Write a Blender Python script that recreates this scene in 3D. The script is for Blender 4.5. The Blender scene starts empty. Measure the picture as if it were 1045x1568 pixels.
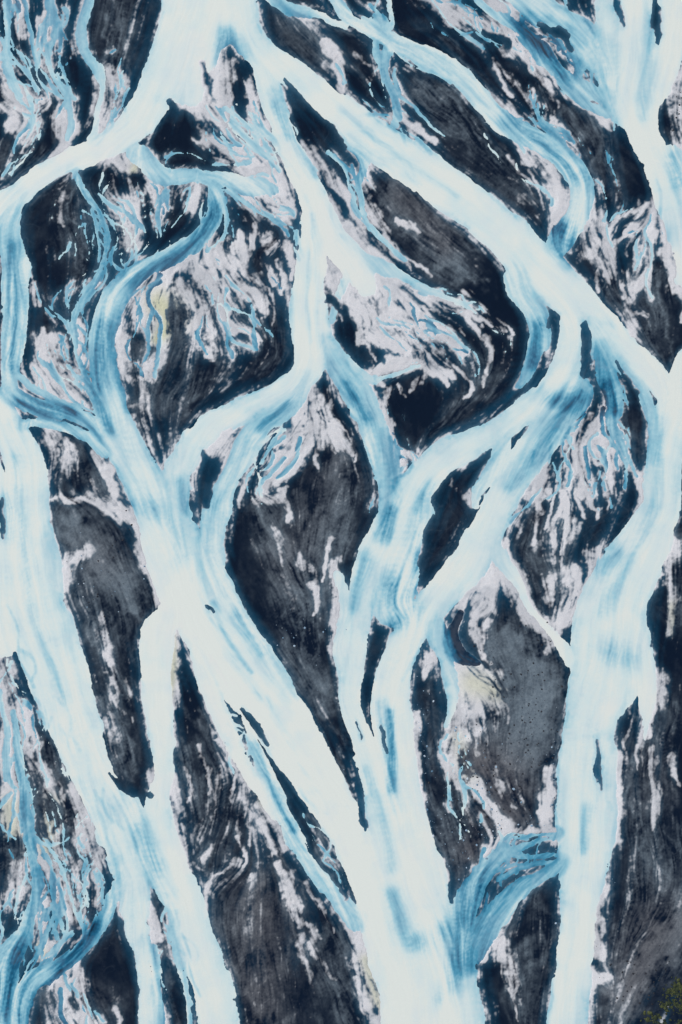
import bpy, math, numpy as np, random
rng=np.random.RandomState(7); random.seed(3)
K=0.25            # metres per map unit
Q=1.25            # grid step in map units
X0,X1,Y0,Y1=-70,1115,-70,1640
W=int((X1-X0)/Q)+1; H=int((Y1-Y0)/Q)+1
GX=(X0+np.arange(W)*Q).astype(np.float32); GY=(Y0+np.arange(H)*Q).astype(np.float32)
def P(s):
    if not isinstance(s,str): return np.array(s,float)
    return np.array([[float(v) for v in p.split(',')] for p in s.split()])
def smooth_line(p,step=9.0):
    n=len(p); out=[]
    for i in range(n-1):
        p0=p[max(i-1,0)];p1=p[i];p2=p[i+1];p3=p[min(i+2,n-1)]
        k=max(1,int(np.hypot(*(p2-p1)[:2])/step))
        for j in range(k):
            t=j/k
            out.append(0.5*((2*p1)+(-p0+p2)*t+(2*p0-5*p1+4*p2-p3)*t*t+(-p0+3*p1-3*p2+p3)*t**3))
    out.append(p[-1]); o=np.array(out); o[:,2]=np.maximum(o[:,2],1.2); return o
# ------------------------------------------------------------------ river channels: (blueness, "x,y,width ...")
R=[
(.06,"320,-80,150 318,0,145 290,50,90 265,105,85 232,155,62 202,198,50 152,228,40 100,250,34 55,276,34 24,302,36 -30,330,40 -80,350,40"),
(.05,"300,60,80 296,105,55 288,135,55"),
(.42,"26,300,30 16,350,38 24,400,44 24,460,44 22,520,40 14,570,28 14,605,22"),
(.06,"355,-80,90 350,0,90 375,48,56 402,85,50 455,118,46 510,165,54 570,212,62 630,252,66 690,292,66 735,325,66 785,368,72 822,405,72 868,448,66 915,492,56 962,540,48 1003,578,44 1040,615,50"),
(.10,"392,72,30 405,110,34 420,160,36 434,205,38 462,265,44 484,320,50 482,370,46 474,420,52 474,480,58 478,530,60 470,570,44 428,603,40 370,626,36 312,660,40 280,706,42 268,760,48 270,800,50"),
(.62,"420,140,12 440,190,12 460,235,14 478,265,14"),
(.42,"470,580,26 440,620,34 400,650,34 376,690,34 350,740,30 330,788,44 322,830,36"),
(.45,"212,236,34 245,268,32 300,270,24 345,275,30 390,285,30 420,290,14"),
(.50,"330,285,22 330,330,26 296,372,28 240,402,30 190,436,36 164,480,42 156,540,42 166,600,46 182,655,54 212,715,56 240,765,60"),
(.05,"165,620,46 190,680,56 225,742,62 252,800,80 272,855,98 296,920,88 340,985,84 388,1050,90 440,1120,90 482,1185,78 520,1250,66 552,1310,64 585,1380,80 610,1450,100 640,1520,120 660,1640,150"),
(.35,"322,820,34 332,880,36 362,945,34 405,1005,34 440,1060,30"),
(.50,"372,1090,12 395,1150,22 420,1210,30 438,1255,28 470,1310,26 505,1360,26 545,1410,30"),
(.10,"300,960,30 318,1040,30 350,1120,26 385,1190,22 420,1250,16"),
(.38,"500,525,26 524,572,38 556,618,44 576,670,38 588,720,34 592,770,24 588,820,30"),
(.12,"885,465,56 884,530,58 850,590,44 800,635,42 740,672,44 680,702,50 640,742,56 612,790,62 580,850,66 558,905,50 546,960,40 538,1020,40 536,1070,34 548,1110,36 566,1160,44 585,1220,60 600,1290,80 612,1360,100 640,1430,120 665,1500,130 675,1640,150"),
(.35,"640,760,40 640,820,50 615,880,56 600,930,60 640,940,40"),
(.12,"872,600,70 838,660,56 800,712,56 770,762,50 742,815,58 712,868,62 672,912,54 642,950,52 612,1000,48 598,1060,60 602,1130,64 615,1200,54 628,1270,64 650,1340,70 680,1400,50 690,1450,70"),
(.35,"770,670,30 765,710,30 735,750,22 730,775,14"),
(.40,"800,400,44 792,440,34 820,478,36 826,520,34 812,562,22 800,590,12"),
(.50,"700,1420,50 722,1365,40 756,1318,24 800,1298,10 850,1280,8"),
(.50,"705,1470,50 745,1420,40 785,1372,32 825,1345,20 862,1322,20"),
(.55,"770,1300,10 800,1312,8 850,1310,8"),(.5,"765,1345,10 810,1325,8 858,1322,8"),(.6,"790,1285,6 825,1278,5 855,1275,8"),
(.08,"985,-80,150 985,30,150 975,100,130 970,150,90 985,200,52 1005,250,52 1025,300,50 1040,345,40 1060,420,50"),
(.35,"1060,350,70 1050,300,50 1030,240,40"),
(.50,"700,-40,14 745,15,14 800,45,18 840,90,18 880,130,24 930,150,24"),
(.38,"770,-40,60 830,15,50 880,50,50 930,90,60"),
(.55,"800,60,14 845,110,14 885,150,14 930,175,14"),
(.50,"590,-40,10 600,40,14 560,30,12"),
(.42,"500,-40,30 520,10,20 570,48,22 630,74,34 690,105,34 733,145,34 770,188,34 825,215,34 868,246,38 892,285,38 884,330,36 858,372,44"),
(.40,"395,-20,24 440,12,20 480,20,14 530,38,12"),
(.14,"1060,560,60 1036,620,62 1022,680,58 1016,740,60 1012,785,64 975,850,90 940,920,104 935,990,124 925,1040,110 905,1100,76 900,1170,90 898,1240,92 894,1310,84 888,1380,56 884,1450,58 874,1520,60 862,1640,60"),
(.45,"925,500,24 945,548,26 978,590,22 998,640,16 1005,700,20"),
(.55,"920,530,20 932,580,34 945,620,26 938,650,14 955,690,8 975,730,5"),
(.18,"0,620,30 20,670,50 38,720,66 36,790,80 44,860,94 52,930,96 72,990,96 98,1060,92 118,1120,80 138,1180,68 172,1250,68 190,1300,56 205,1350,48 206,1420,44 220,1500,34 228,1640,30"),
(.15,"-60,640,60 -30,800,120 -20,900,90 0,980,60"),
(.60,"8,600,20 55,622,24 110,632,24 155,655,28"),
(.55,"20,650,14 70,648,16 120,662,16 160,690,20"),
(.03,"268,930,30 245,965,54 238,1020,46 240,1080,44 250,1140,34 250,1190,30 240,1240,44 258,1310,54 286,1390,56 308,1460,60 330,1530,62 345,1640,62"),
(.40,"190,1225,40 212,1270,50 232,1320,40 258,1370,30"),
(.60,"182,1320,16 176,1370,20 145,1430,26 95,1478,24 48,1502,32 25,1545,40 15,1640,50"),
(.62,"20,1090,10 28,1150,14 38,1220,16 44,1290,16 56,1350,16 40,1420,24 10,1480,44 5,1560,50 0,1640,50"),
(.45,"0,1060,9 10,1130,10 10,1190,10"),
(.45,"120,1200,12 150,1270,14 170,1320,12 180,1360,12"),
(.50,"235,1350,8 262,1400,8 270,1460,9 285,1520,8 290,1600,8"),
(.55,"222,1440,12 238,1500,14 240,1640,16"),
(.30,"140,-60,18 138,0,16 126,40,18 130,75,16 152,106,18 158,140,12 150,178,12 140,212,14"),
(.40,"75,-30,7 84,40,7 74,95,7 98,140,8 110,178,7 104,212,7"),
(.45,"6,-30,9 10,50,11 14,110,11 28,150,8"),
(.60,"112,262,11 130,298,9 156,330,8 166,370,7 156,412,8 132,452,10 110,492,10 116,540,7 136,590,9 150,625,11"),
(.60,"150,298,8 188,324,7 214,350,5"),(.6,"140,320,6 150,360,5 152,400,6"),(.6,"164,330,5 180,365,5 172,400,5 192,420,6"),
(.5,"52,432,3 66,468,4 90,486,4 104,494,5"),
(.55,"330,300,20 346,330,12 340,365,9 320,385,7"),
(.55,"350,290,12 390,320,10 430,345,6"),
(.55,"598,72,18 588,105,9 604,150,10 606,190,14"),(.55,"575,66,12 585,120,5 595,165,4"),(.5,"515,98,5 530,128,5"),
(.55,"530,215,18 556,242,18 552,290,10 560,330,10 586,368,10 620,398,9"),(.6,"505,230,9 530,262,7 540,300,7 552,330,6"),
(.06,"490,325,46 515,372,46 544,404,48 560,440,36"),
(.25,"545,395,24 600,415,18 650,440,14 700,462,10 730,478,4"),
(.40,"520,370,12 534,410,12 520,450,12 508,490,10"),
(.35,"512,530,14 560,580,12 600,575,8 640,560,10"),
(.25,"665,960,32 680,1000,26 690,1045,22 692,1085,16 684,1110,10"),
(.10,"755,840,26 785,880,16 812,930,10 850,975,14 878,1010,30"),
(.20,"520,880,16 530,930,18 520,990,18 528,1040,14"),
(.10,"975,1000,50 990,1060,32 990,1100,14 985,1130,6"),
(.25,"925,1060,20 912,1110,14 918,1160,10 925,1200,14"),
(.6,"590,1080,20 592,1140,20 600,1200,16 606,1240,10"),
(1.6,"704,936,8 692,970,20 703,1004,25 732,1014,9"),
(.5,"70,1290,7 95,1330,8 110,1380,7 130,1430,9"),(.5,"60,1140,5 70,1200,6 95,1260,7 100,1310,6"),(.6,"152,1340,8 162,1390,7 140,1430,8"),(.5,"20,1240,6 60,1290,8 100,1290,6 130,1250,5"),(.55,"100,1360,6 80,1410,7 60,1450,8 40,1490,8"),
(.5,"30,-20,5 50,50,6 60,100,5 95,150,5"),(.5,"0,60,4 30,100,4 60,140,4"),(.55,"345,165,6 370,185,7 400,205,7 425,215,6"),(.5,"250,240,6 285,235,6 330,250,7 380,250,7"),(.5,"365,195,5 385,225,6 410,240,6"),(.55,"60,548,6 90,575,6 120,590,5 145,600,6"),(.55,"14,560,8 45,590,9 90,612,8 120,625,8"),(.5,"290,290,7 280,330,7 262,350,5"),(.5,"255,290,5 240,330,5 250,365,5 236,390,5"),
]
B=[(.7,"345,50,24 354,84,46 366,106,22"),(.4,"22,380,26 24,470,26 20,560,20"),
(.35,"330,320,22 280,385,22 200,430,24"),(.3,"210,770,30 258,800,50 280,850,40"),(.35,"160,500,26 150,600,20 170,660,14"),
(.65,"845,610,30 880,618,56 915,612,40"),(.4,"860,640,60 820,700,40 780,745,20"),(.8,"870,370,40 876,398,26 860,350,28"),
(.45,"600,900,46 625,935,44 600,960,20"),(.5,"640,850,18 640,905,12"),(.4,"600,1370,24 625,1440,30 690,1430,50 700,1480,40 680,1530,26"),
(.65,"598,1090,8 600,1150,10 600,1210,10"),(.4,"740,1350,40 710,1410,50"),(.35,"925,870,30 945,850,26"),(.3,"900,1240,20 895,1300,20"),
(.3,"940,1000,40 965,1010,30"),(.35,"1040,280,26 1030,240,14"),(.5,"840,60,50 800,40,36 870,105,36"),(.5,"780,185,30 830,220,30 880,270,26"),
(.5,"30,1460,50 8,1540,60"),(.5,"145,1420,24 90,1480,24"),(.4,"215,1270,24 240,1330,24"),(.3,"10,760,18 20,820,20"),(.15,"40,860,16 60,960,16 90,1040,12"),
(.45,"395,1140,14 425,1215,16 450,1270,14"),(.3,"360,940,14 400,1000,14"),(.4,"325,925,12 352,985,8 385,1030,5"),(.3,"420,160,12 440,210,10"),(.35,"530,590,20 560,640,20"),
(.3,"560,860,30 540,930,16"),(.5,"590,820,24 600,780,14"),(.45,"826,500,20 818,560,16"),(.4,"560,280,14 545,240,24"),(.4,"930,590,18 942,630,14"),(.35,"275,740,20 285,780,24"),(.3,"440,620,16 400,655,14"),
(.2,"410,1070,10 450,1150,10 480,1210,8"),(.35,"640,780,14 660,740,10"),(.35,"110,630,20 30,615,20"),(.35,"760,150,20 800,210,14"),
(.2,"1000,30,20 990,120,24 985,180,14"),(.2,"1010,640,12 1005,760,14 960,860,20 925,940,20"),(.15,"520,170,10 600,232,12 700,300,12"),(.2,"300,850,16 330,960,14 400,1070,12"),(.2,"480,330,12 475,440,14 480,520,14"),(.2,"20,700,16 30,800,20 50,930,20 100,1070,16"),(.2,"560,1180,14 590,1260,16 600,1330,16")]
D=["436,122,3 462,160,20 490,192,26 528,224,10","308,102,10 320,130,18 334,156,8","360,130,8 372,160,14 378,176,6","262,160,14 285,186,24 306,208,12",
"262,220,10 290,226,14 320,244,10","310,690,8 318,730,20 316,772,14","368,1082,3 388,1110,9 412,1140,3","895,500,12 898,540,16 894,572,12","722,720,22 700,755,24 678,800,34 655,850,26 652,890,10",
"942,-10,8 946,15,10 952,38,5","1003,0,10 1006,35,14 1002,62,6","604,-20,8 640,40,10 700,84,14 760,120,10","650,20,6 690,52,10 735,80,5","745,50,12 770,62,18 780,80,8",
"825,35,6 860,55,18 878,78,6","800,110,14 860,165,26 900,190,30 960,240,30 985,290,20","318,930,6 330,940,5","585,1112,5 590,1150,3","945,555,4 970,600,10 975,660,20 970,700,14",
"548,1105,2 552,1130,3","2,770,8 4,800,8 4,822,4","912,1130,4 914,1170,8 920,1210,4","468,1290,3 500,1330,8 530,1375,4","840,500,3 848,480,5","640,1030,8 655,1090,26 655,1150,22 668,1240,16 690,1320,14 692,1380,8",
"505,460,14 530,480,14 540,500,12","180,1400,8 195,1450,14 205,1520,16 208,1620,14","245,1400,4 255,1450,7 262,1530,8","140,1480,4 150,1540,6","545,1180,4 552,1230,10 560,1270,4",
"165,1180,4 195,1215,14 230,1220,8","395,372,10 402,395,12 420,410,8","500,285,6 525,315,14 548,345,8","448,290,4 456,320,8 452,350,6"]
S=[(1,"300,90,60 298,140,60 320,170,26 350,195,14"),(1,"338,108,28 344,150,20 350,180,10"),(1,"386,120,14 392,160,14 396,200,14"),(.8,"330,170,26 370,200,34 400,225,30"),(.9,"300,200,20 330,230,16 380,240,12"),
(1,"95,188,36 100,218,22 84,236,20"),(.9,"172,112,22 184,130,14"),(.9,"165,240,34 195,252,26 220,250,16"),(.9,"20,150,34 50,160,20 68,158,12"),(.8,"32,185,26 20,200,14"),(.8,"30,0,10 38,50,14"),(.8,"70,20,10 66,70,10 76,110,12"),(.7,"160,130,26 162,170,22 150,200,16"),
(.9,"222,250,30 238,290,22 245,320,14"),(.85,"380,258,50 420,278,60 400,312,50 440,320,30"),(.75,"305,290,26 290,320,18"),(.6,"190,330,40 196,370,20"),
(1,"330,380,34 356,420,30 392,450,22 402,480,8"),(1,"300,400,40 330,450,36 355,490,22 392,515,6"),(1,"366,360,14 372,392,16 384,420,10"),(1,"395,385,24 430,372,14 440,400,8"),(.9,"400,405,12 420,430,8"),(.8,"320,460,14 322,510,12 326,550,8"),
(.8,"262,410,36 232,450,44 214,490,26 236,520,14"),(.9,"270,440,30 300,470,20 290,500,14"),(.6,"250,500,22 244,540,18 225,580,14"),(.5,"190,510,12 195,560,16 210,590,10 228,680,8"),(.7,"200,640,10 215,680,10 232,712,8"),
(.9,"70,530,24 84,570,44 110,600,28 132,615,10"),(.8,"52,570,20 70,600,14"),(.7,"110,500,16 122,550,12"),(.6,"100,300,14 92,330,12 104,350,6"),
(1,"500,330,50 540,380,60 580,430,50 610,475,24 620,500,8"),(1,"520,400,60 545,450,60 560,490,34 552,520,12"),(1,"590,440,36 640,490,30 690,520,20 712,545,6"),(1,"640,440,16 700,470,18 725,490,10 742,512,3"),(1,"700,470,10 726,478,8 760,500,3"),(1,"600,480,26 640,530,28 680,560,18 695,580,5"),(1,"650,530,20 650,570,14 636,600,6"),(1,"540,490,18 590,520,18 640,535,14"),(1,"560,580,14 600,565,16 650,560,24 690,570,6"),
(.9,"612,590,8 622,610,4"),(.9,"585,590,8 590,630,10 600,680,10 640,700,10"),(.9,"470,590,20 490,640,50 515,660,30 540,690,8"),(1,"500,640,34 470,680,24 430,715,18 405,745,14"),(.8,"460,610,20 455,650,18 430,680,12"),(.8,"320,690,18 350,660,18"),(.6,"350,680,22 345,700,14"),
(.6,"400,760,20 430,770,8"),(.6,"430,750,8 445,790,5"),(.9,"470,230,26 500,260,20 520,300,22 560,350,16"),(.8,"555,260,20 570,310,14 592,360,14 612,395,10"),
(.9,"495,70,10 520,100,16 526,140,10"),(.7,"545,30,18 580,50,20"),(.8,"610,60,30 640,80,16"),(.9,"600,180,14 640,205,10 660,220,6"),(.9,"650,-20,40 700,20,30 735,40,14"),(.9,"760,20,50 790,70,30 808,90,10"),(.9,"820,80,30 835,130,22 855,160,12 850,180,6"),(.9,"880,130,30 900,160,26 930,190,16"),
(.8,"760,160,30 800,220,14 810,250,10"),(.8,"830,240,20 856,280,20 846,320,14 850,335,8"),(.8,"865,310,24 850,345,16"),(1,"905,340,34 918,375,40 930,410,34 936,430,12"),(.9,"900,310,20 905,350,20"),(1,"1010,300,10 1000,335,24 965,355,14 940,372,6"),(1,"1000,310,8 970,325,10 935,345,4"),(.9,"995,340,10 1000,370,6"),
(.7,"955,430,10 962,470,20 968,500,12"),(.6,"950,480,8 990,480,5"),(.5,"990,420,20 970,440,10"),(.9,"1030,340,30 1025,400,18 1040,450,18"),(.8,"1060,120,60 1050,180,40 1070,240,40"),
(1,"875,665,34 882,710,22 895,745,14 912,780,6"),(1,"908,672,24 928,712,20 940,745,8"),(1,"940,650,14 955,700,12 985,750,7"),(1,"832,700,22 826,750,18 824,780,6"),(.8,"870,760,14 868,810,12 858,850,5"),(.7,"820,780,8 825,830,5"),(1,"925,640,16 890,680,20"),(.7,"840,890,16 846,930,14"),(1,"905,850,22 910,890,24 880,940,30 850,960,20"),(1,"880,880,14 880,940,20"),
(1,"985,790,24 960,830,20 935,860,14"),(1,"985,730,14 990,790,14"),(1,"700,750,14 722,765,14"),
(1,"755,850,40 740,885,30 720,905,18 705,925,10"),(1,"765,855,34 792,895,22 815,940,16 850,985,20"),(1,"745,895,26 745,925,24 725,945,12"),(1,"722,950,10 736,982,12 744,1006,12"),(.8,"742,960,14 736,985,8"),(1,"690,1020,20 710,1044,30 742,1050,40 770,1080,18"),(1,"700,1060,26 700,1110,26 688,1150,18 700,1200,10"),(.6,"720,1190,14 745,1240,20 780,1270,14"),(.9,"725,1070,26 735,1120,14"),
(.8,"655,1000,14 648,1040,10"),(1,"636,1100,12 636,1180,12 650,1260,12 680,1340,10"),(.8,"700,1395,14 735,1330,12 790,1275,12 830,1270,10"),
(1,"840,1180,16 840,1230,16 850,1280,16"),(1,"940,1170,30 945,1230,16 935,1290,14"),(1,"930,1070,24 912,1110,14"),(1,"1000,1040,26 995,1090,24 984,1125,8"),(1,"920,1320,20 912,1390,14 916,1460,14"),(1,"905,1500,30 930,1500,16"),(.6,"990,1150,20 1000,1220,14 996,1270,10"),
(1,"765,1440,18 772,1460,28 785,1500,14 796,1530,4"),(.9,"745,1440,10 735,1470,8"),
(.8,"430,1325,10 446,1370,18 470,1420,16 495,1470,8 520,1500,5"),(.8,"385,1190,16 410,1250,14 430,1300,14"),(.8,"320,1060,16 350,1130,16 380,1200,12"),(.7,"520,1385,20 545,1430,20 565,1500,16 590,1600,20"),
(.5,"340,1180,14 330,1230,12 300,1290,8"),(.5,"370,1200,10 345,1270,12 320,1310,8"),(.4,"330,1360,30 370,1340,12"),(.9,"235,1190,24 250,1230,14"),(.7,"265,1200,16 275,1260,14 290,1330,12"),
(.8,"70,670,24 90,700,34 80,740,14 100,680,20"),(1,"85,765,8 130,768,14 180,782,20 206,815,14 222,860,14 250,920,16"),(.8,"150,700,14 170,750,14"),(.7,"130,850,20 100,870,16 92,900,12"),(.7,"50,430,6 60,470,5"),
(.8,"0,1010,30 10,1060,30"),(.8,"30,1090,26 50,1160,24 75,1210,20"),(.9,"5,1060,26 14,1130,26 22,1200,24 20,1260,34"),(.8,"60,1300,20 90,1350,24 110,1400,18"),(.8,"110,1210,26 130,1270,30 150,1330,24 150,1380,20"),(.8,"60,1380,14 60,1440,20 70,1470,10"),(.6,"30,1320,20 20,1370,14"),(.9,"120,1480,14 130,1540,16 150,1600,18"),(.7,"90,1500,20 100,1540,12"),(.9,"190,1330,14 186,1400,12"),(.9,"230,1390,14 250,1440,12"),
(.8,"1020,820,14 1030,880,16 1026,960,16"),(.7,"520,860,12 518,990,14"),(.7,"560,590,20 575,640,10"),(.8,"600,680,20 615,715,14"),(.7,"270,960,14 265,1020,12 262,1080,10"),(.5,"160,950,10 170,1020,12 180,1070,6"),(.8,"790,-20,30 850,10,20")]
G=[(.4,"185,20,50 185,70,50 175,110,20"),(.35,"450,40,50 490,80,40 540,110,30"),(.5,"650,140,50 690,170,60 720,210,50"),(.3,"760,270,50 800,300,40"),(.85,"600,290,50 630,330,60 680,380,40 720,420,30"),(.4,"640,390,30 690,420,40"),
(.35,"100,310,50 120,370,60"),(.6,"230,440,60 250,480,80 230,560,50 215,640,30"),(.3,"280,560,40 250,620,40"),(.8,"520,700,50 510,740,60 500,800,60 500,880,50"),(.7,"400,780,50 430,850,60 460,920,60 470,1000,50 500,1080,40"),(.3,"560,760,30 540,700,30"),
(1,"110,810,50 150,850,60 190,900,50 210,930,30"),(.5,"110,900,50 150,980,40 170,1060,40 185,1160,50"),(.5,"120,690,50 150,750,30"),
(1.2,"780,980,70 815,1050,100 800,1120,100 790,1170,80"),(.9,"720,1140,60 750,1220,80 800,1260,50"),(.6,"680,1250,30 720,1310,50 740,1330,30"),
(.35,"360,1200,60 340,1290,60"),(.45,"400,1360,90 390,1430,100 400,1520,100 400,1600,90"),(.4,"500,1440,60 520,1520,60 560,1600,50"),(.25,"290,1150,40 300,1250,40"),(.35,"770,1410,30 800,1370,40 830,1420,40 810,1540,60"),
(.42,"1000,1100,70 980,1180,60 990,1280,70 1000,1370,70 970,1430,60"),(1.2,"1055,1400,60 1000,1470,60 950,1540,50"),(.5,"1040,700,20 1040,950,20"),(.9,"1060,170,60 1040,140,20"),(.4,"1000,520,50 1010,480,40 990,430,40"),(.3,"960,650,30 970,690,30"),(.4,"850,880,40 830,860,30"),
(.7,"60,1150,60 80,1230,50 100,1320,70 110,1390,60"),(.7,"20,1240,60 20,1330,60"),(.6,"90,1520,60 130,1560,80"),(.5,"250,1370,30 270,1450,30"),(.4,"10,240,30 10,260,30"),(.4,"80,520,30 90,560,60"),(.3,"900,200,40 880,180,30"),(.2,"820,800,50 800,830,40")]
BR=[(.5,"620,300,60 680,370,50"),(.6,"400,1380,110 400,1540,110"),(.7,"730,1170,90 780,1230,90 730,1300,60"),(.6,"1000,1420,110 960,1520,70"),(.3,"150,850,80 151,851,80"),(.35,"500,700,90 440,860,80"),(.4,"90,1380,70 130,1520,80"),(.3,"1010,1200,80 1011,1210,80")]
YE=[(.8,"245,465,36 262,490,36 240,520,16"),(.6,"262,975,14 266,1020,12 258,1080,8"),(.5,"15,1235,30 20,1290,30"),(.5,"725,1045,40 760,1060,30"),(.5,"345,1110,16 370,1160,14 405,1230,12"),(.5,"480,1310,10 515,1370,10"),(.5,"80,1230,24 70,1300,20"),(.4,"1030,930,20 1036,970,16"),(.5,"560,1470,16 580,1540,16"),(.3,"700,1130,20 720,1180,30"),(.6,"215,240,20 205,262,12"),(.5,"60,1450,16 70,1470,12")]
# ------------------------------------------------------------------ flow direction field
def resize(a,h,w,sm=False):
    y=np.linspace(0,a.shape[0]-1,h); x=np.linspace(0,a.shape[1]-1,w)
    y0=np.minimum(y.astype(int),a.shape[0]-2); x0=np.minimum(x.astype(int),a.shape[1]-2); ty=(y-y0); tx=(x-x0)
    if sm: ty=ty*ty*(3-2*ty); tx=tx*tx*(3-2*tx)
    ty=ty[:,None].astype(np.float32); tx=tx[None,:].astype(np.float32)
    r=a[y0]*(1-ty)+a[y0+1]*ty; return (r[:,x0]*(1-tx)+r[:,x0+1]*tx).astype(np.float32)
def vn(h,w,c): return resize(rng.rand(int(h/c)+3,int(w/c)+3).astype(np.float32),h,w,True)
def norm(a): a=a-a.mean(); return a/(a.std()+1e-6)
def fbm(c,o=4,g=.55):
    r=np.zeros((H,W),np.float32)
    for i in range(o): r+=(vn(H,W,max(c/2**i,1.01))-.5)*g**i
    return norm(r)
h8,w8=H//6,W//6
lx=np.linspace(X0,X1,w8)[None,:].astype(np.float32); ly=np.linspace(Y0,Y1,h8)[:,None].astype(np.float32)
fu=np.zeros((h8,w8),np.float32); fv=fu+1e-5
for st,lst in ((1.,R),(.9,S),(.25,G)):
    for b,l in lst:
        p=smooth_line(P(l),16)
        for a,c in zip(p[:-1],p[1:]):
            mx,my=(a[0]+c[0])/2,(a[1]+c[1])/2; tx,ty=c[0]-a[0],c[1]-a[1]
            if ty<0: tx,ty=-tx,-ty
            s2=(a[2]*.4+7)**2; d2=(lx-mx)**2+(ly-my)**2
            w=st/(1+d2/s2)**2.2; fu+=w*tx; fv+=w*ty
n=np.sqrt(fu**2+fv**2); fu/=n; fv/=n
def thread(x,y,L,w0,w1,mean=.5):
    pts=[];ph=random.random()*6.28;fr=random.uniform(.03,.08);wob=random.uniform(.2,1)*mean
    for k in range(int(L/9)+2):
        t=k/(L/9+1); wd=w0+(w1-w0)*t; wd*=.8+.4*random.random()
        pts.append((x,y,wd))
        i=min(w8-1,max(0,int((x-X0)/(X1-X0)*w8))); j=min(h8-1,max(0,int((y-Y0)/(Y1-Y0)*h8)))
        a=math.atan2(fv[j,i],fu[j,i])+wob*math.sin(ph+k*9*fr); x+=9*math.cos(a); y+=9*math.sin(a)
    return pts
def threads(zones,w0,w1,Lr,mean,val):
    o=[]
    for x,y,sx,sy,nn in zones:
        for _ in range(nn):
            L=random.uniform(*Lr); o.append((random.uniform(*val),thread(random.gauss(x,sx*.6),random.gauss(y,sy*.6)-L*.35,L,random.uniform(*w0),random.uniform(*w1),mean)))
    return o
braid=[(360,210,45,25,22),(575,55,30,25,9),(800,195,50,30,14),(540,260,25,50,16),(155,345,50,60,26),(330,350,40,40,12),(595,115,20,50,7),(50,1180,45,90,30),(80,1350,60,100,38),(140,1290,30,80,18),(255,1450,25,90,14),(15,60,18,80,14),(75,80,25,80,14),(80,575,35,50,20),(830,50,60,50,28),(880,130,50,30,12),(430,670,30,40,12),(790,1320,50,20,14),(600,750,15,50,9),(640,500,60,50,14),(250,300,40,30,12),(410,330,40,30,10),(250,450,40,60,8),(600,700,15,30,5),(100,1520,40,50,12),(50,200,40,40,7),(690,30,40,30,12),(880,240,60,60,5),(350,1130,15,60,6),(460,1290,20,60,8),(945,640,20,50,8),(640,1000,10,40,3),(700,1180,25,60,6),(30,1450,30,60,8),(180,150,20,60,6),(110,460,20,60,10),(900,690,40,40,12),(340,480,50,40,8),(990,350,30,40,6),(20,1050,20,50,8)]
R2=threads(braid,(1.5,5),(1.2,4),(40,140),.9,(.25,.72))
fans=[(340,150,40,50,10),(340,440,60,50,32),(410,400,40,30,12),(250,470,50,60,24),(630,520,70,50,40),(560,440,40,50,10),(700,480,40,20,10),(600,600,40,30,10),(480,650,40,40,20),(420,720,40,40,12),(900,700,50,50,24),(860,800,40,50,10),(920,380,25,50,10),(970,345,40,30,8),(790,90,50,40,14),(860,150,40,30,10),(80,570,40,60,14),(80,700,40,40,8),(60,1200,50,110,26),(110,1360,50,90,20),(120,1540,40,40,12),(730,900,40,30,7),(720,1080,40,60,14),(750,1230,40,50,14),(880,920,40,40,12),(390,220,40,30,12),(400,290,40,30,12),(40,160,40,40,8),(300,1240,40,80,12),(360,1250,30,80,10),(450,1400,30,60,6),(560,1480,20,80,6),(990,1150,30,90,10),(800,260,40,60,6),(150,260,50,20,7),(960,460,30,60,6),(340,1120,20,70,8),(940,1250,15,80,5),(1030,380,20,60,5),(780,1480,20,40,5),(130,760,60,30,6),(170,1100,25,80,6),(280,700,20,60,3),(520,130,30,30,3),(600,350,60,60,6),(450,900,60,120,6),(850,1240,15,80,5)]
S2=threads(fans,(3,10),(1.2,4),(25,85),.5,(.05,.9))
D2=[t for v,t in threads([(x,y,sx,sy,int(nn*.5)) for x,y,sx,sy,nn in fans],(1,3),(1.5,6),(25,70),.4,(1,1))]
# faint grey sand wisps drawn out over the dark bars
bars=[(650,170,70,60,16),(660,360,60,60,16),(180,60,30,60,8),(110,350,50,70,12),(300,580,70,60,18),(470,860,70,150,36),(150,880,50,80,20),(160,1060,30,100,14),(310,1180,50,110,22),(400,1430,80,130,36),(520,1480,40,90,14),(780,1120,60,110,22),(700,1280,40,60,10),(980,1230,50,150,34),(980,1450,50,70,18),(810,1460,40,90,12),(830,840,60,60,12),(720,590,70,40,8),(960,460,60,70,14),(900,230,50,60,10),(780,280,40,50,8),(660,1120,20,80,8),(110,720,40,40,8),(450,60,50,40,8),(60,260,40,30,5),(370,500,50,50,8)]
W2=threads(bars,(3,14),(1.5,8),(50,180),.6,(.08,.5))
# ------------------------------------------------------------------ rasterise strokes on the map grid
def each(line,pad,fn):
    p=smooth_line(P(line))
    for a,b in zip(p[:-1],p[1:]):
        m=max(a[2],b[2])/2+pad(max(a[2],b[2]))
        i0=max(0,int((min(a[0],b[0])-m-X0)/Q)); i1=min(W,int((max(a[0],b[0])+m-X0)/Q)+2)
        j0=max(0,int((min(a[1],b[1])-m-Y0)/Q)); j1=min(H,int((max(a[1],b[1])+m-Y0)/Q)+2)
        if i0>=i1 or j0>=j1: continue
        xx=GX[None,i0:i1]; yy=GY[j0:j1,None]; dx,dy=b[0]-a[0],b[1]-a[1]; L=dx*dx+dy*dy+1e-6
        t=np.clip(((xx-a[0])*dx+(yy-a[1])*dy)/L,0,1)
        d=np.sqrt((xx-a[0]-t*dx)**2+(yy-a[1]-t*dy)**2); r=(a[2]+(b[2]-a[2])*t)/2
        fn((slice(j0,j1),slice(i0,i1)),d,r)
F=lambda v:np.full((H,W),v,np.float32)
sd=F(-18.); bn=F(0.); bw=F(1e-4); tmp=F(0.)
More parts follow.
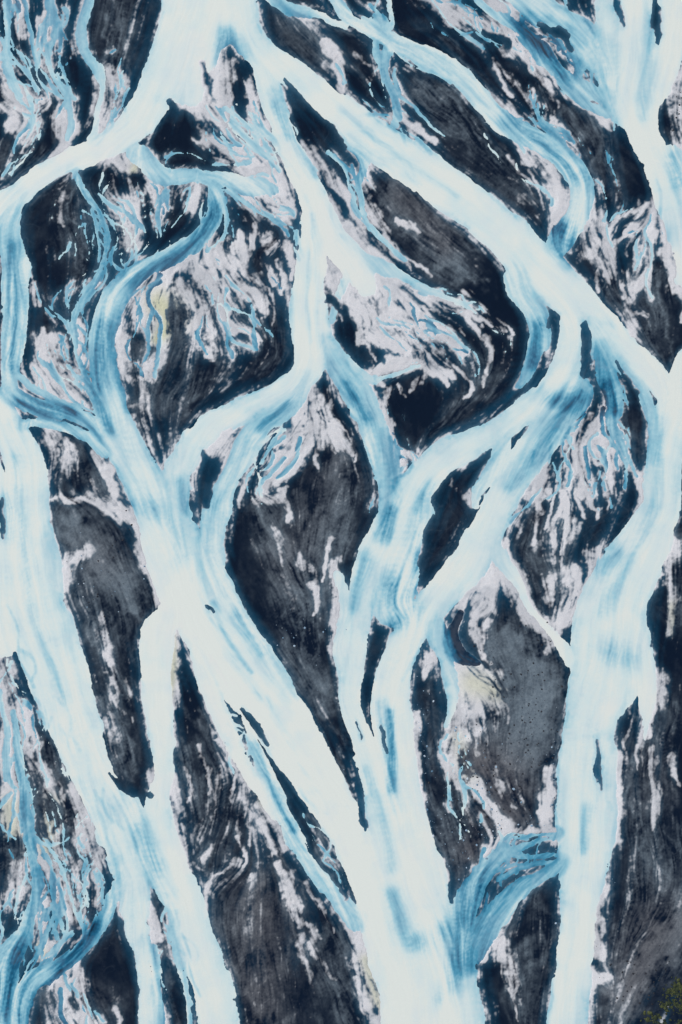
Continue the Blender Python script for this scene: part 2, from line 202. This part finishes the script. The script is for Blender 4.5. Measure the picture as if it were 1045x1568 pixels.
def river(lst,pad,ex,gain):
    for b,l in lst:
        box=[H,0,W,0]
        def f(s,d,r):
            np.maximum(sd[s],r-d,out=sd[s]); w=gain*np.clip(1-(d/(r+ex))**2,0,1)**2; np.maximum(tmp[s],w,out=tmp[s])
            box[0]=min(box[0],s[0].start);box[1]=max(box[1],s[0].stop);box[2]=min(box[2],s[1].start);box[3]=max(box[3],s[1].stop)
        each(l,lambda w:pad,f)
        if box[1]>box[0]:
            q=(slice(box[0],box[1]),slice(box[2],box[3])); bn[q]+=tmp[q]*b; bw[q]+=tmp[q]; tmp[q]=0
river(R,18,9,1.); river(R2,6,3,.35)
cut=F(-30.)
for l in D: each(l,lambda w:26,lambda s,d,r:np.maximum(cut[s],r-d,out=cut[s]))
cutS=F(0.)
for l in D2: each(l,lambda w:4,lambda s,d,r:np.maximum(cutS[s],np.exp(-(d/(r+.8))**2),out=cutS[s]))
badd=F(0.)
for b,l in B: each(l,lambda w:w*.8+8,lambda s,d,r,b=b:np.maximum(badd[s],b*np.exp(-(d/(r*1.0+2))**2),out=badd[s]))
silt=F(-1.)
for b,l in S: each(l,lambda w:w*.8+6,lambda s,d,r,b=b:np.maximum(silt[s],np.clip(b*(.95-(d/(1.2*r+2))**2*1.1)-(1-b)*.4,-1,1),out=silt[s]))
silt2=F(-1.)
for b,l in S2: each(l,lambda w:w*.8+5,lambda s,d,r,b=b:np.maximum(silt2[s],np.clip(b*(1-(d/(r+1))**2*.8)-(1-b)*.6,-1,1),out=silt2[s]))
wsp=F(0.)
for b,l in W2: each(l,lambda w:w*.9+4,lambda s,d,r,b=b:np.maximum(wsp[s],b*np.exp(-(d/(r+.8))**2),out=wsp[s]))
def soft(lst):
    o=F(0.)
    for b,l in lst: each(l,lambda w:w*1.1,lambda s,d,r,b=b:np.maximum(o[s],b*np.exp(-(d/(r*1.15))**2),out=o[s]))
    return o
gray=soft(G); brown=soft(BR); yel=soft(YE)
# natural irregularity: displace the deposited-sediment fields
def warp(a,dx,dy):
    yy,xx=np.mgrid[0:H,0:W].astype(np.float32); x=np.clip(xx+dx/Q,0,W-1.01); y=np.clip(yy+dy/Q,0,H-1.01)
    x0=x.astype(np.int32); y0=y.astype(np.int32); tx=x-x0; ty=y-y0
    return ((a[y0,x0]*(1-tx)+a[y0,x0+1]*tx)*(1-ty)+(a[y0+1,x0]*(1-tx)+a[y0+1,x0+1]*tx)*ty).astype(np.float32)
wx,wy=fbm(22,4),fbm(22,4)
silt=warp(silt,wx*4.2,wy*4.2); silt2=warp(silt2,wx*2.6,wy*2.6); cutS=warp(cutS,wx*2.6,wy*2.6); wsp=warp(wsp,wx*4,wy*4); gray=warp(gray,wx*8,wy*8)
sd=warp(sd,wx*1.3,wy*1.3); cut=warp(cut,wx*2.,wy*2.)
# ------------------------------------------------------------------ flow-aligned streak noise
def lic(h,w,noise,steps,stp,wob=0.):
    u=resize(fu,h,w); v=resize(fv,h,w)
    if wob:
        an=(vn(h,w,14)-.5)*wob*2; u,v=u*np.cos(an)-v*np.sin(an),u*np.sin(an)+v*np.cos(an)
    m=np.sqrt(u*u+v*v)+1e-6; u=(u/m*stp).ravel(); v=(v/m*stp).ravel(); nz=noise.ravel()
    acc=nz.copy()
    yy,xx=np.mgrid[0:h,0:w].astype(np.float32)
    for sg in (1,-1):
        x=xx.ravel().copy(); y=yy.ravel().copy(); idx=np.arange(h*w)
        for k in range(steps):
            x+=sg*u[idx]; y+=sg*v[idx]; np.clip(x,0,w-1,out=x); np.clip(y,0,h-1,out=y)
            idx=(y+.5).astype(np.int64); np.minimum(idx,h-1,out=idx); xi=(x+.5).astype(np.int64); np.minimum(xi,w-1,out=xi); idx=idx*w+xi
            acc+=nz[idx]*(1-.8*k/steps)
    return norm(acc.reshape(h,w))
Lf=lic(H,W,vn(H,W,1.7),12,1.3,.25)
h2,w2=H//2,W//2
Lm=norm(resize(lic(h2,w2,vn(h2,w2,2.0),26,1.4,.2),H,W))
Lw=norm(resize(lic(h2,w2,vn(h2,w2,2.6),10,1.3,1.1),H,W))
Lr=lic(H,W,vn(H,W,5),9,1.4,1.6)
Lr2=lic(H,W,vn(H,W,9),12,1.4,1.9)
h3,w3=H//3,W//3
Lc=norm(resize(lic(h3,w3,vn(h3,w3,3.6),34,1.6,.1),H,W))
Lx=norm(resize(lic(h3,w3,vn(h3,w3,7.),50,1.8,.1),H,W))
f1=fbm(30);f2=fbm(10,3);f3=fbm(90,4);f4=fbm(4,2);fs=fbm(2.2,1);fd=fbm(26,6,.72)
def ss(a,b,x): t=np.clip((x-a)/(b-a),0,1); return t*t*(3-2*t)
def blur(a,k,n):
    m=resize(a,H//k,W//k)
    for _ in range(n): m=(m*1.+np.roll(m,1,0)+np.roll(m,-1,0)+np.roll(m,1,1)+np.roll(m,-1,1))/5
    return resize(m,H,W)
# ------------------------------------------------------------------ combine
sdw=sd+.2*f2+.9*Lm+.9*Lc+.4*f1+.4*Lf+.25*f4
cutw=cut+1.1*Lm+.4*f2+.5*Lf
sdf=np.minimum(sdw,-cutw)
margin=ss(-.9,1.2,f1+.5*Lc)
siltv=silt+.30*Lm+.15*Lf+.20*f1+.16*Lc+.14*Lw+.10*f4+.45*ss(-10,0,sdf)
siltv=np.maximum(siltv,silt2+.14*Lf+.12*f4+.22*f1+.15*Lm+.2*ss(-10,0,sdf))
siltv=np.maximum(siltv,-.75+1.2*ss(-9,1,sdf)*margin+.16*Lf+.18*Lm+.12*f4)
siltv=siltv-.8*cutS*(1-.6*ss(-3,3,sdf))-1.2*ss(-2,4,cutw)
siltm=ss(-.30,.82,siltv)*(.80+.20*ss(-1,1,f1+.6*Lm))
ridge=np.exp(-(Lr/.20)**2)*ss(-.6,1,f1+.3*f3)*.7+np.exp(-(Lr2/.10)**2)*ss(-.3,1.2,f3-.4*f1)
tex=(.56+.14*Lw+.14*Lf+.18*f1+.16*fd+.06*f4+.07*fs)
gcore=ss(.45,1.1,gray)
graym=np.clip(gray*(tex*(1-.55*gcore)+.50*gcore)*1.08+ridge*(.03+.30*np.clip(gray,0,1))*.6,0,1)
graym=np.maximum(graym,np.clip(.0+.025*Lw+.035*f3+.02*fd,0,.09)+ridge*.075*ss(-.1,1.2,f3))
graym=np.clip(graym+wsp*(.75+.35*Lf+.25*Lw+.15*f4)*(1-.7*gcore)*.8,0,1)
wet=(siltm*.8+(sdf>0)).clip(0,1).astype(np.float32)
teal=np.clip(blur(wet,4,14)*1.0+.09*Lc+.06*Lm+.08*f3-.07,0,1)*(1-np.clip(gray*1.1,0,.75))
shal=np.clip(blur(wet,2,6)*(.78+.3*Lm+.14*Lf+.12*f4+.15*f1),0,1)
bl=bn/bw; bb=np.clip(bl+badd,0,1)
bluef=bl*.50+badd*.66+(.01+.08*bb)*Lc+(.01+.11*bb)*Lm+.03*f1+(.005+.06*bb)*Lf+.015*f3+(.01+.08*bb)*Lx
bluef+=(.15*ss(8,0,sdf)*ss(-1,1,Lc+f1)+.12*ss(26,3,sdf)*ss(-.4,1.4,Lx+f3))*(1-siltm*.6)
bluef=np.clip(bluef,0,1)
land=-sdf
hgt=np.where(land>0, .04+.16*ss(0,16,land) + .06*siltm, -.55*ss(0,5,-land))
relief=(.08*f1+.03*Lw+.08*fd+.12*f3+.05*ridge)
z=hgt+np.where(land>0,relief*ss(0,8,land)*np.clip(.35+graym,0,1),0)
z=np.where(land>0,np.maximum(z,.03*ss(0,2,land)),z)
z=np.where((land<=0),np.minimum(z,-.02*ss(0,1.5,-land)),z).astype(np.float32)
CX,CY=522.5,784.
def grid_mesh(name,zz,keep=None,attrs={}):
    xx=np.broadcast_to((GX-CX)*K,(H,W)); yy=np.broadcast_to(((CY-GY)*K)[:,None],(H,W))
    co=np.stack([xx,yy,zz],-1).reshape(-1,3).astype(np.float32)
    ids=np.arange(H*W).reshape(H,W)
    q=np.stack([ids[1:,:-1],ids[1:,1:],ids[:-1,1:],ids[:-1,:-1]],-1).reshape(-1,4)
    if keep is not None:
        kq=(keep[1:,:-1]|keep[1:,1:]|keep[:-1,1:]|keep[:-1,:-1]).ravel(); q=q[kq]
        used=np.zeros(H*W,bool); used[q.ravel()]=True; remap=np.cumsum(used)-1; q=remap[q]; co=co[used]
    else: used=slice(None)
    me=bpy.data.meshes.new(name); nv=len(co); nf=len(q)
    me.vertices.add(nv); me.vertices.foreach_set('co',co.ravel())
    me.loops.add(nf*4); me.loops.foreach_set('vertex_index',q.ravel().astype(np.int32))
    me.polygons.add(nf); me.polygons.foreach_set('loop_start',np.arange(0,nf*4,4,dtype=np.int32))
    me.polygons.foreach_set('use_smooth',np.ones(nf,bool)); me.update(calc_edges=True)
    for k,ch in attrs.items():
        at=me.attributes.new(k,'FLOAT_COLOR','POINT')
        c=[np.broadcast_to(x,(H,W)).reshape(-1)[used] for x in ch]+[np.ones(nv)]
        at.data.foreach_set('color',np.stack(c,-1).astype(np.float32).ravel())
    ob=bpy.data.objects.new(name,me); bpy.context.collection.objects.link(ob); return ob
def lin(r,g,b,k=1.0):
    f=lambda c:((c/255+.055)/1.055)**2.4 if c>10 else c/255/12.92
    return (f(r)*k,f(g)*k,f(b)*k,1)
def mat(name):
    m=bpy.data.materials.new(name); m.use_nodes=True; nt=m.node_tree; return m,nt,nt.nodes['Principled BSDF']
def node(nt,t,**kw):
    n=nt.nodes.new(t)
    for k,v in kw.items(): setattr(n,k,v)
    return n
def mixc(nt,fac,a,b,bt='MIX'):
    n=nt.nodes.new('ShaderNodeMix'); n.data_type='RGBA'; n.blend_type=bt
    for s,v in ((n.inputs[0],fac),(n.inputs[6],a),(n.inputs[7],b)):
        if isinstance(v,bpy.types.NodeSocket): nt.links.new(v,s)
        else: s.default_value=v
    return n.outputs[2]
def noise(nt,scale,detail=4,rough=.6):
    tc=node(nt,'ShaderNodeTexCoord'); n=node(nt,'ShaderNodeTexNoise'); n.inputs['Scale'].default_value=scale; n.inputs['Detail'].default_value=detail; n.inputs['Roughness'].default_value=rough
    nt.links.new(tc.outputs['Object'],n.inputs['Vector']); return n.outputs['Fac']
def attr(nt,name):
    a=node(nt,'ShaderNodeAttribute'); a.attribute_name=name; s=node(nt,'ShaderNodeSeparateColor'); nt.links.new(a.outputs['Color'],s.inputs[0]); return s.outputs
def ramp(nt,src,st):
    r=node(nt,'ShaderNodeValToRGB'); e=r.color_ramp.elements
    while len(e)<len(st): e.new(.5)
    for i,(p,c) in enumerate(st): e[i].position=p; e[i].color=c
    nt.links.new(src,r.inputs[0]); return r.outputs[0]
def bump(nt,bs,h,st,dist):
    b=node(nt,'ShaderNodeBump'); b.inputs['Strength'].default_value=st; b.inputs['Distance'].default_value=dist; nt.links.new(h,b.inputs['Height']); nt.links.new(b.outputs[0],bs.inputs['Normal'])
m,nt,bs=mat('sand_flats'); a=attr(nt,'m1'); c=attr(nt,'m2')
n1=noise(nt,.9,5,.7); n2=noise(nt,3.5,3,.7)
navy=mixc(nt,c[1],lin(4,22,42),lin(16,84,114))
gr=mixc(nt,n1,lin(70,86,100),lin(134,146,153)); brn=mixc(nt,n1,lin(66,63,68),lin(132,125,124))
gr=mixc(nt,a[2],gr,brn); col=mixc(nt,a[1],navy,gr)
film=mixc(nt,n1,lin(44,92,118),lin(118,150,166)); col=mixc(nt,c[2],col,film)
st=mixc(nt,n1,lin(200,206,211),lin(238,232,230)); st=mixc(nt,c[0],st,lin(204,204,164)); col=mixc(nt,a[0],col,st)
spk=ramp(nt,n2,[(.3,(.86,.86,.86,1)),(.7,(1.13,1.13,1.13,1))]); col=mixc(nt,1.,col,spk,'MULTIPLY')
nt.links.new(col,bs.inputs['Base Color']); bs.inputs['Roughness'].default_value=.85; bs.inputs['Specular IOR Level'].default_value=.12; bump(nt,bs,n2,.45,.2); terr_m=m
m,nt,bs=mat('milky_glacial_water'); a=attr(nt,'w1'); n2=noise(nt,2.5,3,.7)
col=ramp(nt,a[0],[(0,lin(231,235,226)),(.12,lin(215,231,228)),(.30,lin(160,206,217)),(.52,lin(84,157,184)),(.74,lin(24,100,134)),(1,lin(5,40,64))])
spk=ramp(nt,n2,[(.3,(.95,.96,.97,1)),(.7,(1.03,1.03,1.02,1))]); col=mixc(nt,1.,col,spk,'MULTIPLY'); col=mixc(nt,a[1],col,lin(232,227,225))
nt.links.new(col,bs.inputs['Base Color']); bs.inputs['Roughness'].default_value=.45; bs.inputs['Specular IOR Level'].default_value=.2; bump(nt,bs,a[2],.2,.12); wat_m=m
ter=grid_mesh('ground',z,None,{'m1':(siltm,graym,brown),'m2':(yel,teal,np.clip(shal*.75,0,.62))}); ter.data.materials.append(terr_m)
wt=grid_mesh('river',F(0.),sdf>-1.,{'w1':(bluef,np.clip(siltm*(.25+.75*ss(2.5,-.5,sdf))*ss(-.5,.6,siltv)*.75*(1-.8*np.clip(bb*1.5,0,1)),0,1),.5+.15*Lf+.15*Lm)}); wt.data.materials.append(wat_m)
me=bpy.data.meshes.new('outwash_plain'); s=6000; me.from_pydata([(-s,-s,-1.2),(s,-s,-1.2),(s,s,-1.2),(-s,s,-1.2)],[],[(0,1,2,3)]); pl=bpy.data.objects.new('outwash_plain',me); bpy.context.collection.objects.link(pl)
m,nt,bs=mat('outwash_sand'); tc=node(nt,'ShaderNodeTexCoord'); mp=node(nt,'ShaderNodeMapping'); mp.inputs['Scale'].default_value=(.02,.008,1); nt.links.new(tc.outputs['Object'],mp.inputs[0])
nn=node(nt,'ShaderNodeTexNoise'); nn.inputs['Scale'].default_value=1; nn.inputs['Detail'].default_value=8; nn.inputs['Distortion'].default_value=1.5; nt.links.new(mp.outputs[0],nn.inputs['Vector'])
col=ramp(nt,nn.outputs['Fac'],[(0,lin(6,18,38)),(.45,lin(10,30,50)),(.5,lin(210,225,230)),(.54,lin(160,205,220)),(.6,lin(8,24,44)),(1,lin(60,66,76))]); nt.links.new(col,bs.inputs['Base Color']); bs.inputs['Roughness'].default_value=.9; me.materials.append(m)
# ------------------------------------------------------------------ boulders, stones, moss
def zat(x,y):
    i=int((x-X0)/Q); j=int((y-Y0)/Q); return float(z[j,i]),float(sdf[j,i])
import bmesh
def scatter(name,zones,mm,smin,smax,flat,need_land=True):
    t=bmesh.new(); bmesh.ops.create_icosphere(t,subdivisions=1,radius=1); bv=np.array([v.co[:] for v in t.verts]); bf=np.array([[v.index for v in f.verts] for f in t.faces]); t.free()
    V=[];Fc=[];o=0
    for (x,y,sx,sy,nn) in zones:
        for _ in range(nn):
            px,py=random.gauss(x,sx),random.gauss(y,sy)
            if not(X0+5<px<X1-5 and Y0+5<py<Y1-5): continue
            zz,s_=zat(px,py)
            if need_land and s_>2: continue
            r=smin+(smax-smin)*random.random()**3; ang=random.random()*6.28
            v=bv*(1+.35*(rng.rand(len(bv),1)-.5))*np.array([r*random.uniform(.8,1.5),r,r*flat])
            ca,sa=math.cos(ang),math.sin(ang); v=np.stack([v[:,0]*ca-v[:,1]*sa,v[:,0]*sa+v[:,1]*ca,v[:,2]],-1)+np.array([(px-CX)*K,(CY-py)*K,max(zz,-.05)+r*flat*.3])
            V.append(v); Fc.append(bf+o); o+=len(bv)
    me=bpy.data.meshes.new(name); me.from_pydata(np.concatenate(V).tolist(),[],np.concatenate(Fc).tolist()); me.materials.append(mm)
    ob=bpy.data.objects.new(name,me); bpy.context.collection.objects.link(ob); return ob
m,nt,bs=mat('pale_boulder'); n=noise(nt,.35,2); nt.links.new(ramp(nt,n,[(.35,lin(90,125,150)),(.5,lin(150,175,195)),(.7,lin(205,212,218))]),bs.inputs['Base Color']); bs.inputs['Roughness'].default_value=.8
scatter('boulders',[(780,1290,36,22,80),(690,1260,18,60,40),(645,1120,6,70,35),(720,1170,26,50,35),(600,710,12,25,40),(800,1190,40,40,20),(590,1300,4,60,10),(655,1260,5,60,30),(930,1250,6,70,25),(850,1220,4,60,25),(180,900,40,30,20),(450,970,30,50,20),(530,1040,8,60,14)],m,.12,.5,.6)
m,nt,bs=mat('dark_boulder'); n=noise(nt,.5,2); nt.links.new(ramp(nt,n,[(.35,lin(15,22,34)),(.7,lin(60,60,66))]),bs.inputs['Base Color']); bs.inputs['Roughness'].default_value=.9
scatter('dark_stones',[(800,1060,40,60,140),(760,1200,40,40,140),(820,1120,20,60,80),(980,1500,40,30,120),(170,880,40,50,60),(1040,170,8,30,30)],m,.1,.42,.6)
m,nt,bs=mat('moss'); n=noise(nt,.6,4,.7); nt.links.new(ramp(nt,n,[(.3,lin(20,32,30)),(.5,lin(48,58,36)),(.65,lin(92,96,52)),(.8,lin(40,62,58))]),bs.inputs['Base Color']); bs.inputs['Roughness'].default_value=1
zs=[]
while len(zs)<30:
    x,y=random.uniform(985,1100),random.uniform(1485,1630)
    if (x-975)/90+(y-1570)/110>random.uniform(-.1,.25): zs.append((x,y,8,5,38))
scatter('moss_patch',zs,m,.2,.9,.5)
# ------------------------------------------------------------------ light + camera
w=bpy.data.worlds.new('World'); bpy.context.scene.world=w; w.use_nodes=True; nt=w.node_tree; bg=nt.nodes['Background']
sk=nt.nodes.new('ShaderNodeTexSky'); sk.sky_type='NISHITA'; sk.sun_disc=False; el,az=math.radians(52),math.radians(300); sk.sun_elevation=el; sk.sun_rotation=az; nt.links.new(sk.outputs[0],bg.inputs[0]); bg.inputs[1].default_value=.065
sl=bpy.data.lights.new('sun','SUN'); sl.energy=2.9; sl.angle=math.radians(.5); sl.color=(1,.97,.93); so=bpy.data.objects.new('sun',sl); bpy.context.collection.objects.link(so)
from mathutils import Vector
d=Vector((math.sin(az)*math.cos(el),math.cos(az)*math.cos(el),math.sin(el))); so.rotation_euler=d.to_track_quat('Z','Y').to_euler()
cam=bpy.data.cameras.new('camera'); cam.sensor_fit='VERTICAL'; cam.sensor_height=36; ch=620; cam.lens=36*ch/(1568*K); cam.clip_end=20000; cam.clip_start=1
co=bpy.data.objects.new('camera',cam); co.location=(0,0,ch); bpy.context.collection.objects.link(co); bpy.context.scene.camera=co
sc=bpy.context.scene; sc.view_settings.view_transform='Standard'; sc.view_settings.look='None'; sc.view_settings.exposure=0
